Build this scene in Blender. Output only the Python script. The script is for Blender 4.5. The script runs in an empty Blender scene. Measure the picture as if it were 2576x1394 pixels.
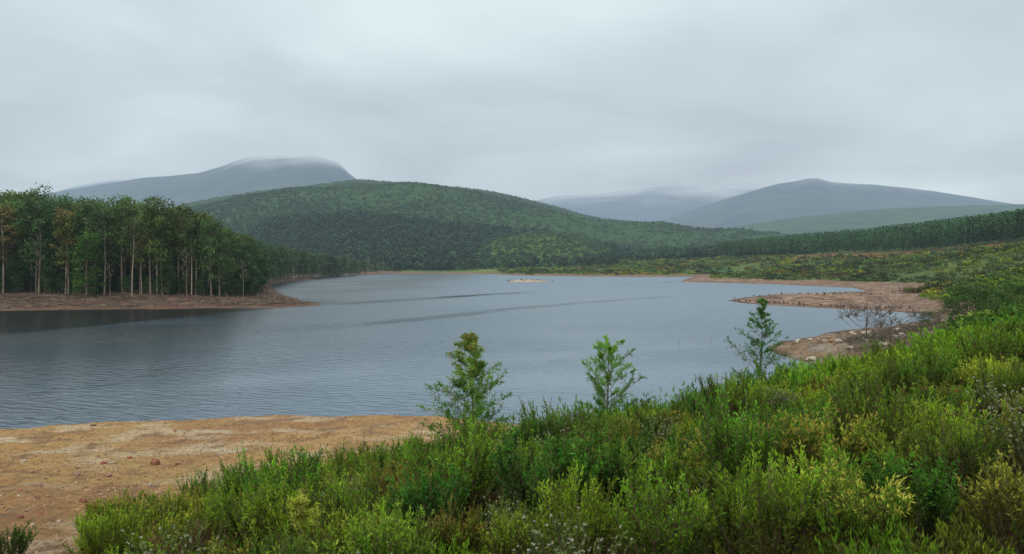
import bpy, math, random
import numpy as np
rng = np.random.default_rng(7); random.seed(7)
H0, F, CX, HY = 14.0, 2000.0, 1288.0, 655.0
PI = math.pi
SC = bpy.context.scene; COL = SC.collection

def W(px, py):
    Y = H0*F/(py-HY); return ((px-CX)/F*Y, Y)
def XofP(px, Y): return (px-CX)/F*Y
def ZofP(py, Y): return H0-(py-HY)/F*Y

# ------------------------------------------------------------ mesh helpers
def mesh_np(name, V, Fc, col=None, smooth=False):
    V = np.asarray(V, dtype=np.float32); Fc = np.asarray(Fc, dtype=np.int32)
    me = bpy.data.meshes.new(name); n, k = Fc.shape
    me.vertices.add(len(V)); me.vertices.foreach_set('co', V.ravel())
    me.loops.add(n*k); me.loops.foreach_set('vertex_index', Fc.ravel())
    me.polygons.add(n); me.polygons.foreach_set('loop_start', np.arange(0, n*k, k, dtype=np.int32))
    me.update(calc_edges=True)
    me.polygons.foreach_set('use_smooth', np.full(n, smooth, dtype=bool))
    if col is not None:
        col = np.asarray(col, dtype=np.float32)
        if col.shape[1] == 3: col = np.hstack([col, np.ones((len(col), 1), dtype=np.float32)])
        a = me.color_attributes.new('Col', 'FLOAT_COLOR', 'POINT')
        a.data.foreach_set('color', col.ravel())
    return me
class MB:
    def __init__(s): s.V=[]; s.F=[]; s.C=[]; s.n=0
    def add(s, V, Fc, C):
        V = np.asarray(V); s.V.append(V); s.F.append(np.asarray(Fc)+s.n)
        C = np.asarray(C, dtype=float)
        if C.ndim == 1: C = np.tile(C, (len(V), 1))
        s.C.append(C); s.n += len(V)
    def arr(s): return np.vstack(s.V), np.vstack(s.F), np.vstack(s.C)
    def mesh(s, name, smooth=False):
        V, Fc, C = s.arr(); return mesh_np(name, V, Fc, C, smooth)
def nrm(a): return a/np.maximum(np.linalg.norm(a, axis=-1, keepdims=True), 1e-9)
def leaf_arr(C, D, L, Wd, col):
    n = len(C); D = nrm(D); S = nrm(np.cross(D, rng.normal(size=(n, 3))))
    L = np.broadcast_to(np.asarray(L, float), (n,))[:, None]; Wd = np.broadcast_to(np.asarray(Wd, float), (n,))[:, None]
    V = np.stack([C, C+D*L*.5+S*Wd*.5, C+D*L, C+D*L*.5-S*Wd*.5], 1).reshape(-1, 3)
    col = np.broadcast_to(col, (n, 3)); cc = np.repeat(col, 4, axis=0)
    return V, np.arange(4*n).reshape(n, 4), cc
def tube(pts, rad, sides=5):
    pts = np.asarray(pts, float); m = len(pts); rad = np.broadcast_to(np.asarray(rad, float), (m,))
    T = nrm(np.gradient(pts, axis=0)); ref = np.array([.9, .3, .1]) if abs(T[0][2]) > .7 else np.array([0, 0, 1.])
    A = nrm(np.cross(T, ref)); B = np.cross(T, A)
    th = np.arange(sides)/sides*2*PI
    V = (pts[:, None]+rad[:, None, None]*(np.cos(th)[None, :, None]*A[:, None]+np.sin(th)[None, :, None]*B[:, None])).reshape(-1, 3)
    Fc = [[i*sides+j, i*sides+(j+1) % sides, (i+1)*sides+(j+1) % sides, (i+1)*sides+j] for i in range(m-1) for j in range(sides)]
    return V, np.array(Fc)
def tubes_simple(A, B, r0, r1):      # many straight 3 sided twigs, vectorised
    n = len(A); D = nrm(B-A); S = nrm(np.cross(D, rng.normal(size=(n, 3)))); T = np.cross(D, S)
    Vs = []
    for P0, r in ((A, r0), (B, r1)):
        for k in range(3):
            a = k*2*PI/3; Vs.append(P0+(S*math.cos(a)+T*math.sin(a))*np.broadcast_to(np.asarray(r, float), (n,))[:, None])
    V = np.stack(Vs, 1).reshape(-1, 3); b = np.arange(n)[:, None, None]*6
    Fc = (b+np.array([[0, 1, 4, 3], [1, 2, 5, 4], [2, 0, 3, 5]])[None]).reshape(-1, 4)
    return V, Fc
def scatter(mb_list, pos, scl, rot, which, tint):
    Vs, Fs, Cs = [], [], []; n = 0
    for w, (V, Fc, C) in enumerate(mb_list):
        idx = np.where(which == w)[0]
        if len(idx) == 0: continue
        c, s = np.cos(rot[idx]), np.sin(rot[idx])
        S = scl[idx]
        if S.ndim == 1: S = np.stack([S, S, S], 1)
        X = V[None]*S[:, None, :]
        x = X[..., 0]*c[:, None]-X[..., 1]*s[:, None]; y = X[..., 0]*s[:, None]+X[..., 1]*c[:, None]
        P = np.stack([x, y, X[..., 2]], -1)+pos[idx][:, None]
        Vs.append(P.reshape(-1, 3))
        Fs.append((Fc[None]+(np.arange(len(idx))*len(V))[:, None, None]+n).reshape(-1, Fc.shape[1]))
        Cs.append((C[None]*tint[idx][:, None]).reshape(-1, 3)); n += len(idx)*len(V)
    return np.vstack(Vs), np.vstack(Fs), np.vstack(Cs)

# value noise
_tab = rng.random((256, 256))
def vn(x, y):
    xi = np.floor(x).astype(int); yi = np.floor(y).astype(int); fx = x-xi; fy = y-yi
    fx = fx*fx*(3-2*fx); fy = fy*fy*(3-2*fy)
    a = _tab[xi % 256, yi % 256]; b = _tab[(xi+1) % 256, yi % 256]; c = _tab[xi % 256, (yi+1) % 256]; d = _tab[(xi+1) % 256, (yi+1) % 256]
    return (a*(1-fx)+b*fx)*(1-fy)+(c*(1-fx)+d*fx)*fy
def fbm(x, y, o=4):
    r = 0; a = .5
    for i in range(o): r = r+a*(vn(x+17*i, y+31*i)-.5)*2; x = x*2.03; y = y*2.03; a *= .5
    return r

# ------------------------------------------------------------ materials
def newmat(name):
    m = bpy.data.materials.new(name); m.use_nodes = True; nt = m.node_tree; nt.nodes.clear()
    m.cycles.emission_sampling = 'NONE'
    return m, nt, nt.nodes.new, nt.links.new
def haze(nt, shader, strength=1.0):  # aerial haze put into the material as emission, growing with distance from origin
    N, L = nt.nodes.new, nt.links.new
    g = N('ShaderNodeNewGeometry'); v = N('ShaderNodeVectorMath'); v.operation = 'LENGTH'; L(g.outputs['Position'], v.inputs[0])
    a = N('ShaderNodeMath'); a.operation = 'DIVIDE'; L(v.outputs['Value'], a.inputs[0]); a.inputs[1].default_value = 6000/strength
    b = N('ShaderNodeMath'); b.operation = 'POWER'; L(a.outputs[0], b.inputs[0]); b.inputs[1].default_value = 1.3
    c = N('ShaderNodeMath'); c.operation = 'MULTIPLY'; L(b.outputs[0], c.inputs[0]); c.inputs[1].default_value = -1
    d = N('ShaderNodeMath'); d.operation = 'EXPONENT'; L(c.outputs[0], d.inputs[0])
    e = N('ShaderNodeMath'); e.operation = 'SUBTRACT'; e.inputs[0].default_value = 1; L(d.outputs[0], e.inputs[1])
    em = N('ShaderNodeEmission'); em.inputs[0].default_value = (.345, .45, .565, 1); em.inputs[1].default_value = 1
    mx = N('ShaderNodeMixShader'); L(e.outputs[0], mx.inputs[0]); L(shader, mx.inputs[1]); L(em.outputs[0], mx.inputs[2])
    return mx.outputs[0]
def col_mat(name, rough=.9, trans=0., nscale=3., namt=.35, objvar=0., bump=0., hz=True, gain=1., hue=1.):
    m, nt, N, L = newmat(name)
    at = N('ShaderNodeAttribute'); at.attribute_name = 'Col'
    tc = N('ShaderNodeNewGeometry'); no = N('ShaderNodeTexNoise'); no.inputs['Scale'].default_value = nscale; no.inputs['Detail'].default_value = 3
    L(tc.outputs['Position'], no.inputs['Vector'])
    mr = N('ShaderNodeMapRange'); mr.inputs[1].default_value = .3; mr.inputs[2].default_value = .7; mr.inputs[3].default_value = gain*(1-namt); mr.inputs[4].default_value = gain*(1+namt)
    L(no.outputs[0], mr.inputs[0])
    val = mr.outputs[0]
    if objvar:
        oi = N('ShaderNodeObjectInfo'); m2 = N('ShaderNodeMapRange'); m2.inputs[3].default_value = 1-objvar; m2.inputs[4].default_value = 1+objvar
        L(oi.outputs['Random'], m2.inputs[0]); mm = N('ShaderNodeMath'); mm.operation = 'MULTIPLY'; L(val, mm.inputs[0]); L(m2.outputs[0], mm.inputs[1]); val = mm.outputs[0]
    vm = N('ShaderNodeVectorMath'); vm.operation = 'SCALE'; L(at.outputs['Color'], vm.inputs[0]); L(val, vm.inputs['Scale'])
    c = vm.outputs[0]
    if objvar:
        hs = N('ShaderNodeHueSaturation'); L(c, hs.inputs['Color'])
        mu = N('ShaderNodeMath'); mu.operation = 'MULTIPLY'; mu.inputs[1].default_value = 7.31; L(oi.outputs['Random'], mu.inputs[0])
        fr = N('ShaderNodeMath'); fr.operation = 'FRACT'; L(mu.outputs[0], fr.inputs[0])
        m3 = N('ShaderNodeMapRange'); m3.inputs[3].default_value = .5-.028*hue; m3.inputs[4].default_value = .5+.018*hue; L(fr.outputs[0], m3.inputs[0]); L(m3.outputs[0], hs.inputs['Hue'])
        c = hs.outputs[0]
    df = N('ShaderNodeBsdfPrincipled'); df.inputs['Roughness'].default_value = rough; df.inputs['Specular IOR Level'].default_value = .2
    L(c, df.inputs['Base Color']); sh = df.outputs[0]
    if bump:
        bp = N('ShaderNodeBump'); bp.inputs['Strength'].default_value = bump; L(no.outputs[0], bp.inputs['Height']); L(bp.outputs[0], df.inputs['Normal'])
    if trans:
        tr = N('ShaderNodeBsdfTranslucent'); L(c, tr.inputs[0]); mx = N('ShaderNodeMixShader'); mx.inputs[0].default_value = trans
        L(sh, mx.inputs[1]); L(tr.outputs[0], mx.inputs[2]); sh = mx.outputs[0]
    if hz: sh = haze(nt, sh)
    o = N('ShaderNodeOutputMaterial'); L(sh, o.inputs[0]); return m
M_leaf = col_mat('leaf', .6, .32, 1.2, .35, .3, gain=1.1)
M_sapleaf = col_mat('sapling_leaf', .6, .38, 1.2, .2, 0, gain=1.5)
M_treeleaf = col_mat('tree_leaf', .6, .4, .3, .3, .25, gain=2.25, hue=.3)
M_stuffleaf = col_mat('far_leaf', .7, .25, .05, .25, gain=1.5)
M_slopeleaf = col_mat('slope_leaf', .7, .32, .5, .4, gain=1.08)
M_wood = col_mat('bark', .9, 0, 6, .4, .15, .3, hue=.2)
M_rock = col_mat('rock', .9, 0, 9, .3, .2, .5, hue=.2)
M_bloom = col_mat('bloom', .7, .3, 5, .1)

# ------------------------------------------------------------ scene objects
def setp(o, label=None, cat=None, group=None, kind=None):
    if label: o['label'] = label
    if cat: o['category'] = cat
    if group: o['group'] = group
    if kind: o['kind'] = kind
    return o
def mobj(name, me, mat=None, parent=None):
    o = bpy.data.objects.new(name, me)
    if mat and not me.materials: me.materials.append(mat)
    COL.objects.link(o)
    if parent: o.parent = parent
    return o
def thing(name, label, cat, loc=(0, 0, 0), rz=0, group=None):
    o = bpy.data.objects.new(name, None); COL.objects.link(o); o.location = loc; o.rotation_euler = (0, 0, rz); o.empty_display_size = .1
    return setp(o, label, cat, group)
def place(proto, name, label, cat, loc, rz=0, s=1., group=None):
    """proto: list of (partname, mesh, mat[, 'stuff' or list of positions])"""
    t = thing(name, label, cat, loc, rz, group); t.scale = (s, s, s) if np.isscalar(s) else s
    for pr in proto:
        if len(pr) == 4 and pr[3] != 'stuff':
            for q in pr[3]: o = mobj(pr[0], pr[1], pr[2], t); o.location = q
        else:
            o = mobj(pr[0], pr[1], pr[2], t)
            if len(pr) == 4: o['kind'] = 'stuff'
    return t

# ------------------------------------------------------------ shoreline & heights
shore_px = [(0,1085),(230,1066),(430,1060),(560,1056),(700,1043),(850,1050),(1100,1048),(1300,1075),(1480,1090),(1700,1060),(1900,1010),(2010,968),
 (2085,926),(2010,908),(1950,892),(1930,872),(1985,858),(2120,832),(2250,817),(2345,803),(2335,790),(2230,783),(2100,777),(1980,770),(1900,766),(1822,757),(1860,750),(1910,744),(1965,740),
 (2060,737),(2180,733),(2140,724),(1965,716),(1850,713),(1705,709),(1730,701),(1745,696),(1660,697),(1500,696),(1380,694),(1300,693),(1240,690),(1150,689),(1000,688.3),(985,687.5),(960,690),(900,692),(800,695),(770,699),(803,704),
 (750,707),(700,712),(680,722),(700,735),(740,750),(815,768),(760,771),(700,775),(560,776),(400,778),(200,779),(0,783)]
SH = [W(*p) for p in shore_px]
SH = [(-150, 58)]+SH+[(-230, 214), (-420, 205), (-420, 60)]
SH = np.array(SH)
def sdist(X, Y):
    X = np.asarray(X, float); Y = np.asarray(Y, float); dm = np.full(X.shape, 1e18); ins = np.zeros(X.shape, bool)
    n = len(SH)
    for i in range(n):
        ax, ay = SH[i]; bx, by = SH[(i+1) % n]; dx, dy = bx-ax, by-ay
        t = np.clip(((X-ax)*dx+(Y-ay)*dy)/(dx*dx+dy*dy), 0, 1)
        dm = np.minimum(dm, (X-ax-t*dx)**2+(Y-ay-t*dy)**2)
        if ay != by:
            c = ((ay > Y) != (by > Y)) & (X < dx*(Y-ay)/(by-ay)+ax); ins ^= c
    d = np.sqrt(dm); return np.where(ins, -d, d)
ctrl = []   # (px, Y, z)
def cp(px, Y, z): ctrl.append((px, Y, z))
for p in (-900, 0): 
    for Y, z in ((1.5, 10.6), (8, 9.4), (14, 7.9), (20, 6.5), (40, 3.5), (60, .9)): cp(p, Y, z)
for Y, z in ((8, 10.1), (14, 8.6), (20, 7.1), (25, 6.0), (35, 4.2), (50, 2.2)): cp(600, Y, z)
for Y, z in ((1.5, 12.2), (9, 10.5), (15, 9.2), (22, 8.0), (29, 6.7), (45, 3.2)): cp(1200, Y, z)
for Y, z in ((9, 10.7), (15, 9.7), (25, 8.4), (33, 7.2), (50, 3.2)): cp(1700, Y, z)
for Y, z in ((15, 10), (25, 9.1), (36, 7.9), (60, 3.8), (80, 1.2)): cp(2000, Y, z)
for Y, z in ((1.5, 12.3), (9, 11.1), (15, 10.5), (25, 9.9), (45, 8.7), (70, 6.6), (105, 4.0), (130, 2.2), (170, .9), (225, .8), (300, 1.4), (350, 2.6), (450, 8.0), (600, 18), (850, 36)): cp(2300, Y, z)
for Y, z in ((9, 11.4), (25, 11.0), (60, 10.8), (100, 11.2), (200, 12.8), (400, 20), (500, 25.5), (700, 38), (900, 50)): cp(2576, Y, z)
for Y, z in ((1.5, 12.6), (9, 12), (25, 12.2), (60, 14), (200, 22), (500, 36), (900, 64)): cp(3500, Y, z)
for Y, z in ((112, 1.3), (127, .8), (255, .9), (325, .6), (440, 1.1), (600, 3.5), (800, 19), (1000, 32)): cp(1990, Y, z)
for Y, z in ((480, 1.0), (620, 1.5), (800, 10), (1000, 22)): cp(1780, Y, z)
for Y, z in ((720, 1.4), (900, 7), (1200, 19)): cp(1500, Y, z)
for Y, z in ((860, 1.2), (950, 3), (1300, 11)): cp(1100, Y, z)
for p in (-900, -300, 0, 400): 
    for Y, z in ((232, .8), (275, 4.2), (400, 7), (900, 18)): cp(p, Y, z)
for p, Y, z in ((600, 240, 1.4), (600, 285, 4), (600, 450, 5), (720, 245, .8), (790, 247, .5), (720, 480, 2.5), (700, 600, 5), (850, 680, 3), (960, 880, 3), (850, 1000, 8), (1288, 2600, 30), (-900, 2600, 40), (3500, 2600, 110)): cp(p, Y, z)
CT = np.array(ctrl); CU = np.stack([CT[:, 0]/420., np.log(CT[:, 1])*2.4], 1); CZ = CT[:, 2]
K = np.sqrt(((CU[:, None]-CU[None])**2).sum(-1)); n = len(CU)
A = np.zeros((n+1, n+1)); A[:n, :n] = K; A[:n, n] = 1; A[n, :n] = 1
A[:n, :n] -= np.eye(n)*.06
wts = np.linalg.solve(A, np.append(CZ, 0))
def rbf(px, Y):
    u = px/420.; v = np.log(Y)*2.4; z = np.full(u.shape, wts[-1])
    for i in range(len(CU)): z += wts[i]*np.sqrt((u-CU[i, 0])**2+(v-CU[i, 1])**2)
    return z
def smin(a, b, k):
    h = np.clip(.5+.5*(b-a)/k, 0, 1); return b*(1-h)+a*h-k*h*(1-h)
def height(X, Y, full=False):
    X = np.asarray(X, float); Y = np.asarray(Y, float); Yc = np.maximum(Y, 1.5)
    px = np.clip(X/Yc*F+CX, -900, 3500); Hc = np.maximum(rbf(px, Yc), .15)
    wob = fbm(X/9., Y/9., 4)*np.clip(Y/90., .35, 1.6)*1.3
    d = sdist(X, Y)+wob*np.clip(Y/60, .3, 1)
    sl = np.interp(Y, [0, 80, 150, 300], [.3, .3, .10, .06])
    cap = np.maximum(d, 0)*sl+np.maximum(d-42, 0)*.2
    z = np.where(d > 0, smin(Hc, cap, .3), np.maximum(d*.15, -4))
    spit = np.clip((Y-150)/40, 0, 1)*np.clip((560-Y)/100, 0, 1)*(px > 1500)*(z < 3.5)
    z = z+np.clip(d/8, 0, 1)*fbm(X/6+5, Y/6, 4)*np.clip(.12+Y/1500, .1, .8)*(1-.6*spit)
    zt_ = z*4.2; z = np.where((spit > .5) & (d > 0), z*.35+.65*(np.floor(zt_)+np.clip((zt_-np.floor(zt_))*3-1, 0, 1))/4.2, z)   # old waterline terraces
    rocky = np.clip(1-abs(Y-128)/34, 0, 1)*(px > 1850)*(px < 2480)*np.clip(d/3, 0, 1); z = z+rocky*(.5*fbm(X/2.5, Y/4, 4)+.2*fbm(X/.9, Y/1.5, 3))
    isl = 1.25*np.exp(-((X-11)/14.)**2-((Y-540)/24.)**2)-.45+.15*fbm(X/4, Y/7, 3)
    isl = np.where((abs(X-11) < 40) & (abs(Y-540) < 80), isl, -5)
    z = np.maximum(z, isl)
    if full: return z, d, px
    return z
YMX = ([60, 150, 300, 550, 800, 1080, 1300, 1480, 1700, 1900, 2050, 2200, 2330, 2400, 2480], [14, 18, 22, 25.5, 28.5, 31, 33, 36, 42, 50, 58, 76, 96, 108, 125])
PLX, PLY = [1440, 1880, 2050, 2300, 2576, 3000], [1060, 850, 770, 635, 520, 470]
def vegmask(px, Y, z, X):
    ym = np.interp(px, *YMX)*(1+.09*fbm(px/60., Y*0+3, 3))
    near = (Y < ym) & (px > 150+1000/np.maximum(Y, 5)+30*fbm(Y, Y*0, 2))
    near |= (px > 2470) & (Y < 260)
    thr = np.interp(Y, [400, 650], [2.2, 1.1])+1.0*fbm(X/25, Y/25, 3)
    far = (Y > 170) & (z > thr) & (px > 1000)
    left = (px < 1010) & (Y > 150) & (z > np.interp(Y, [350, 600], [3.9, 1.5])+fbm(X/10, Y/20, 2))
    return near, far, left

# ------------------------------------------------------------ terrain sheet
pxs = np.arange(-900, 3501, 6.0); Ys = np.exp(np.linspace(math.log(1.5), math.log(2600), 1000))
PX, YY = np.meshgrid(pxs, Ys); XX = (PX-CX)/F*YY
Z, D, _ = height(XX, YY, True)
beachb = (YY < 85)*np.clip(D/3, 0, 1)
def beach_relief(X, Y): return .3*fbm(X/2.6+3, Y/2.2, 5)+.09*fbm(X/.6, Y/.6, 3)
Z = Z+beachb*beach_relief(XX, YY)
near, far, left = vegmask(PX, YY, Z, XX)
def mixc(c, m, t): return c*(1-m[..., None])+np.asarray(t)*m[..., None]
c = np.zeros(XX.shape+(3,))+np.array([.48, .28, .11])
n1 = fbm(XX/3.5, YY/3.5, 6); n2 = fbm(XX/11+9, YY/11, 5); n3 = fbm(XX/1.2+7, YY/1.6, 5); n4 = fbm(XX/6+33, YY/4, 5)
c = mixc(c, np.clip(n2*3+.1, 0, 1)*.75, [.37, .19, .085])
c = mixc(c, np.clip(n1*3.5-.2, 0, 1)*.7, [.62, .46, .29])
c = mixc(c, np.clip(n4*4-.6, 0, 1)*.65, [.62, .49, .33])
c = mixc(c, np.clip(n3*3.5-.3, 0, 1)*.75, [.25, .14, .075])
c = mixc(c, np.clip(-n1*3-.6, 0, 1)*.5, [.50, .25, .10])
farm = np.clip((YY-85)/40, 0, 1)*(PX > 600)
c = mixc(c, farm, [.22, .13, .085]); c = mixc(c, farm*np.clip(n1*3+.1, 0, 1)*.6, [.35, .25, .19]); c = mixc(c, farm*np.clip(n2*3, 0, 1)*.5, [.26, .135, .08])
c = mixc(c, farm*np.clip(n4*4-.3, 0, 1)*.65, [.11, .078, .055])
sp3 = np.clip(1-abs(YY-125)/35, 0, 1)*(PX > 1800); c = mixc(c, sp3*.6, [.23, .15, .075])
c = mixc(c, farm*(YY < 170)*np.clip(n3*3+.2, 0, 1)*.8, [.09, .068, .048]); c = mixc(c, sp3*np.clip(n1*4-.7, 0, 1), [.32, .28, .24])
islm = ((abs(XX-11) < 40) & (abs(YY-540) < 80) & (Z > -.2))*1.; c = mixc(c, islm, [.42, .29, .19])
lb = np.clip((YY-150)/50, 0, 1)*(PX < 1010); c = mixc(c, lb, [.11, .06, .042]); c = mixc(c, lb*np.clip(n1*2.5, 0, 1)*.7, [.21, .125, .08]); c = mixc(c, lb*np.clip(1-D/5, 0, 1)*.6, [.24, .14, .09]); c = mixc(c, lb*np.clip(n4*4, 0, 1)*.5, [.05, .04, .025])
farsh = np.clip((YY-620)/100, 0, 1)*(D < 60); c = mixc(c, farsh*.8, [.20, .11, .07])
wet = np.clip(1-D/(.7+YY/120), 0, 1)*(D > -3)*(1-islm); c = c*(1-.45*wet[..., None])
redge = np.clip(1-abs(D-.8)/1.3, 0, 1)*(YY < 90); c = mixc(c, redge*.6, [.35, .15, .075])
gm = np.clip(near*1., 0, 1); c = mixc(c, gm, [.05, .045, .014])
gf = far*1.; gcol = np.array([.085, .115, .03])+np.clip(fbm(XX/30, YY/60, 4), -.5, .6)[..., None]*np.array([.09, .05, .01])
c = c*(1-gf[..., None])+gcol*gf[..., None]
plT = np.interp(PX, PLX, PLY); c = mixc(c, gf*np.clip(1.3-abs(YY-plT+26)/42, 0, 1)*(PX > 1950)*np.clip(.9+fbm(XX/20, YY/20, 3), 0, 1), [.20, .08, .04])
c = mixc(c, left*1., [.035, .035, .016])
stripe = (farm*(1-gf)*(1-gm)*(D > 1)*(YY > 150))*np.clip(.8+fbm(XX/14, YY/30, 3)*1.6, 0, 1)*(1-islm)
V = np.stack([XX, YY, Z], -1).reshape(-1, 3); nr, nc = XX.shape
ii = np.arange(nr*nc).reshape(nr, nc)
Fq = np.stack([ii[:-1, :-1], ii[:-1, 1:], ii[1:, 1:], ii[1:, :-1]], -1).reshape(-1, 4)
C4 = np.concatenate([np.clip(c, .005, 1), stripe[..., None]], -1).reshape(-1, 4)
m, nt, N, L = newmat('shore_ground')
at = N('ShaderNodeAttribute'); at.attribute_name = 'Col'; g = N('ShaderNodeNewGeometry')
no = N('ShaderNodeTexNoise'); no.inputs['Scale'].default_value = 3; no.inputs['Detail'].default_value = 9; no.inputs['Roughness'].default_value = .78; L(g.outputs['Position'], no.inputs['Vector'])
mr = N('ShaderNodeMapRange'); mr.inputs[1].default_value = .32; mr.inputs[2].default_value = .68; mr.inputs[3].default_value = .45; mr.inputs[4].default_value = 1.5; L(no.outputs[0], mr.inputs[0])
sx = N('ShaderNodeSeparateXYZ'); L(g.outputs['Position'], sx.inputs[0])
nb = N('ShaderNodeTexNoise'); nb.inputs['Scale'].default_value = .12; nb.inputs['Detail'].default_value = 6; nb.inputs['Roughness'].default_value = .7; L(g.outputs['Position'], nb.inputs['Vector'])
z1 = N('ShaderNodeMath'); z1.operation = 'MULTIPLY'; z1.inputs[1].default_value = 36; L(sx.outputs[2], z1.inputs[0])
z2 = N('ShaderNodeMath'); z2.operation = 'MULTIPLY_ADD'; z2.inputs[1].default_value = 8; L(nb.outputs[0], z2.inputs[0]); L(z1.outputs[0], z2.inputs[2])
z3 = N('ShaderNodeMath'); z3.operation = 'SINE'; L(z2.outputs[0], z3.inputs[0])
z4 = N('ShaderNodeMapRange'); z4.inputs[1].default_value = -.6; z4.inputs[2].default_value = .8; z4.inputs[3].default_value = .5; z4.inputs[4].default_value = 1.3; L(z3.outputs[0], z4.inputs[0])
ms = N('ShaderNodeMix'); ms.data_type = 'FLOAT'; L(at.outputs['Alpha'], ms.inputs[0]); ms.inputs[2].default_value = 1; L(z4.outputs[0], ms.inputs[3])
mm = N('ShaderNodeMath'); mm.operation = 'MULTIPLY'; L(mr.outputs[0], mm.inputs[0]); L(ms.outputs[0], mm.inputs[1])
vm = N('ShaderNodeVectorMath'); vm.operation = 'SCALE'; L(at.outputs['Color'], vm.inputs[0]); L(mm.outputs[0], vm.inputs['Scale'])
pb = N('ShaderNodeBsdfPrincipled'); pb.inputs['Roughness'].default_value = .95; pb.inputs['Specular IOR Level'].default_value = .15; L(vm.outputs[0], pb.inputs['Base Color'])
bp = N('ShaderNodeBump'); bp.inputs['Strength'].default_value = 1.; bp.inputs['Distance'].default_value = .4; L(no.outputs[0], bp.inputs['Height']); L(bp.outputs[0], pb.inputs['Normal'])
o = N('ShaderNodeOutputMaterial'); L(haze(nt, pb.outputs[0]), o.inputs[0]); M_ground = m
setp(mobj('ground', mesh_np('ground', V, Fq, C4, True), M_ground), 'sandy reservoir shore and scrub covered banks', 'ground', kind='structure')

# ------------------------------------------------------------ water
m, nt, N, L = newmat('lake_water')
def MA(op, a, b=None, c=None, clamp=False):
    x = N('ShaderNodeMath'); x.operation = op; x.use_clamp = clamp
    for i, v in enumerate((a, b, c)):
        if v is None: continue
        if isinstance(v, (int, float)): x.inputs[i].default_value = v
        else: L(v, x.inputs[i])
    return x.outputs[0]
def MRn(v, a, b, c, d, smooth=True):
    x = N('ShaderNodeMapRange'); x.interpolation_type = 'SMOOTHSTEP' if smooth else 'LINEAR'
    for i, q in enumerate((a, b, c, d)): x.inputs[i+1].default_value = q
    L(v, x.inputs[0]); return x.outputs[0]
g = N('ShaderNodeNewGeometry'); sp = N('ShaderNodeSeparateXYZ'); L(g.outputs['Position'], sp.inputs[0]); GX, GY = sp.outputs[0], sp.outputs[1]
def rotscale(deg, sx_, sy_):
    a = math.radians(deg); u = MA('ADD', MA('MULTIPLY', GX, math.cos(a)*sx_), MA('MULTIPLY', GY, math.sin(a)*sx_)); v = MA('ADD', MA('MULTIPLY', GX, -math.sin(a)*sy_), MA('MULTIPLY', GY, math.cos(a)*sy_))
    cbx = N('ShaderNodeCombineXYZ'); L(u, cbx.inputs[0]); L(v, cbx.inputs[1]); return cbx.outputs[0], u, v
def noise(vec, detail=4, dist=0., sc=1.):
    x = N('ShaderNodeTexNoise'); x.inputs['Scale'].default_value = sc; x.inputs['Detail'].default_value = detail; x.inputs['Distortion'].default_value = dist; L(vec, x.inputs['Vector']); return x.outputs[0]
rv, _, _ = rotscale(-22, .4, 1.4); w1 = noise(rv, 5, .3)
_, U, Vv = rotscale(55, 1, 1)
nv, _, _ = rotscale(55, .012, .03); wn = noise(nv, 4)
nv2, _, _ = rotscale(55, .03, .18); wf = noise(nv2, 5)
Vw = MA('ADD', Vv, MA('MULTIPLY', MA('SUBTRACT', wn, .5), 26))
streak = None
for v0, hw, u0, u1, amt in ((193, 10, 165, 300, 1.), (129, 7, 90, 300, .6), (90, 6, 34, 76, 1.), (215, 6, 400, 520, .8)):
    band = MRn(MA('ABSOLUTE', MA('SUBTRACT', Vw, v0)), hw*.25, hw, 1, 0)
    lim = MA('MULTIPLY', MRn(U, u0, u0+14, 0, 1), MRn(U, u1-26, u1, 1, 0))
    b = MA('MULTIPLY', MA('MULTIPLY', band, lim), amt)
    streak = b if streak is None else MA('MAXIMUM', streak, b)
streak = MA('MULTIPLY', streak, MRn(wf, .34, .54, .3, 1))
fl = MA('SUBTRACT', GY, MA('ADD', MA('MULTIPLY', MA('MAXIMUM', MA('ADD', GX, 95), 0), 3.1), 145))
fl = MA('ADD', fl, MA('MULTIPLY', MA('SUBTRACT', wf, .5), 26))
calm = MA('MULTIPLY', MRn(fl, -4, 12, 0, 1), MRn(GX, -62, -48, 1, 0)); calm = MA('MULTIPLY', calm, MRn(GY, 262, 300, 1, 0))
nv3, _, _ = rotscale(20, .012, .022); patch = noise(nv3, 3)
strn = MA('MULTIPLY', MRn(patch, .38, .62, .2, 1.), MA('SUBTRACT', 1, MA('MULTIPLY', calm, .6)))
bp = N('ShaderNodeBump'); bp.inputs['Distance'].default_value = .2; L(w1, bp.inputs['Height']); L(strn, bp.inputs['Strength'])
ln = N('ShaderNodeVectorMath'); ln.operation = 'LENGTH'; L(g.outputs['Position'], ln.inputs[0])
rough = MRn(ln.outputs['Value'], 60, 420, .11, .36, False)
dk = MA('MAXIMUM', MA('MULTIPLY', streak, .8), MA('MULTIPLY', calm, 1.), clamp=True)  # dark reflections of forest and hills, painted into the base colour below
rough = MA('MULTIPLY', rough, MA('SUBTRACT', 1, MA('MULTIPLY', streak, .6)))
leftd = MA('MULTIPLY', MRn(GX, -75, -5, .95, 0), MRn(patch, .3, .62, .5, 1))      # base colour gets darker towards the left
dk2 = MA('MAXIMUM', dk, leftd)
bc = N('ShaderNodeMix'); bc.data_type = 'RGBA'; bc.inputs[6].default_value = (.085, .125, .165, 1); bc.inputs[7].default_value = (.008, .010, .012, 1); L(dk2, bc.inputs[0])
ior = MA('SUBTRACT', 1.42, MA('MULTIPLY', calm, .14))
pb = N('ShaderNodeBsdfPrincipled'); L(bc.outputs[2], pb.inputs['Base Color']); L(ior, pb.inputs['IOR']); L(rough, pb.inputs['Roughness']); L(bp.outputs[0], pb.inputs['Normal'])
o = N('ShaderNodeOutputMaterial'); L(pb.outputs[0], o.inputs[0])
wm = mesh_np('water', [(-2500, -200, 0), (2500, -200, 0), (2500, 2500, 0), (-2500, 2500, 0)], [[0, 1, 2, 3]])
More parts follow.
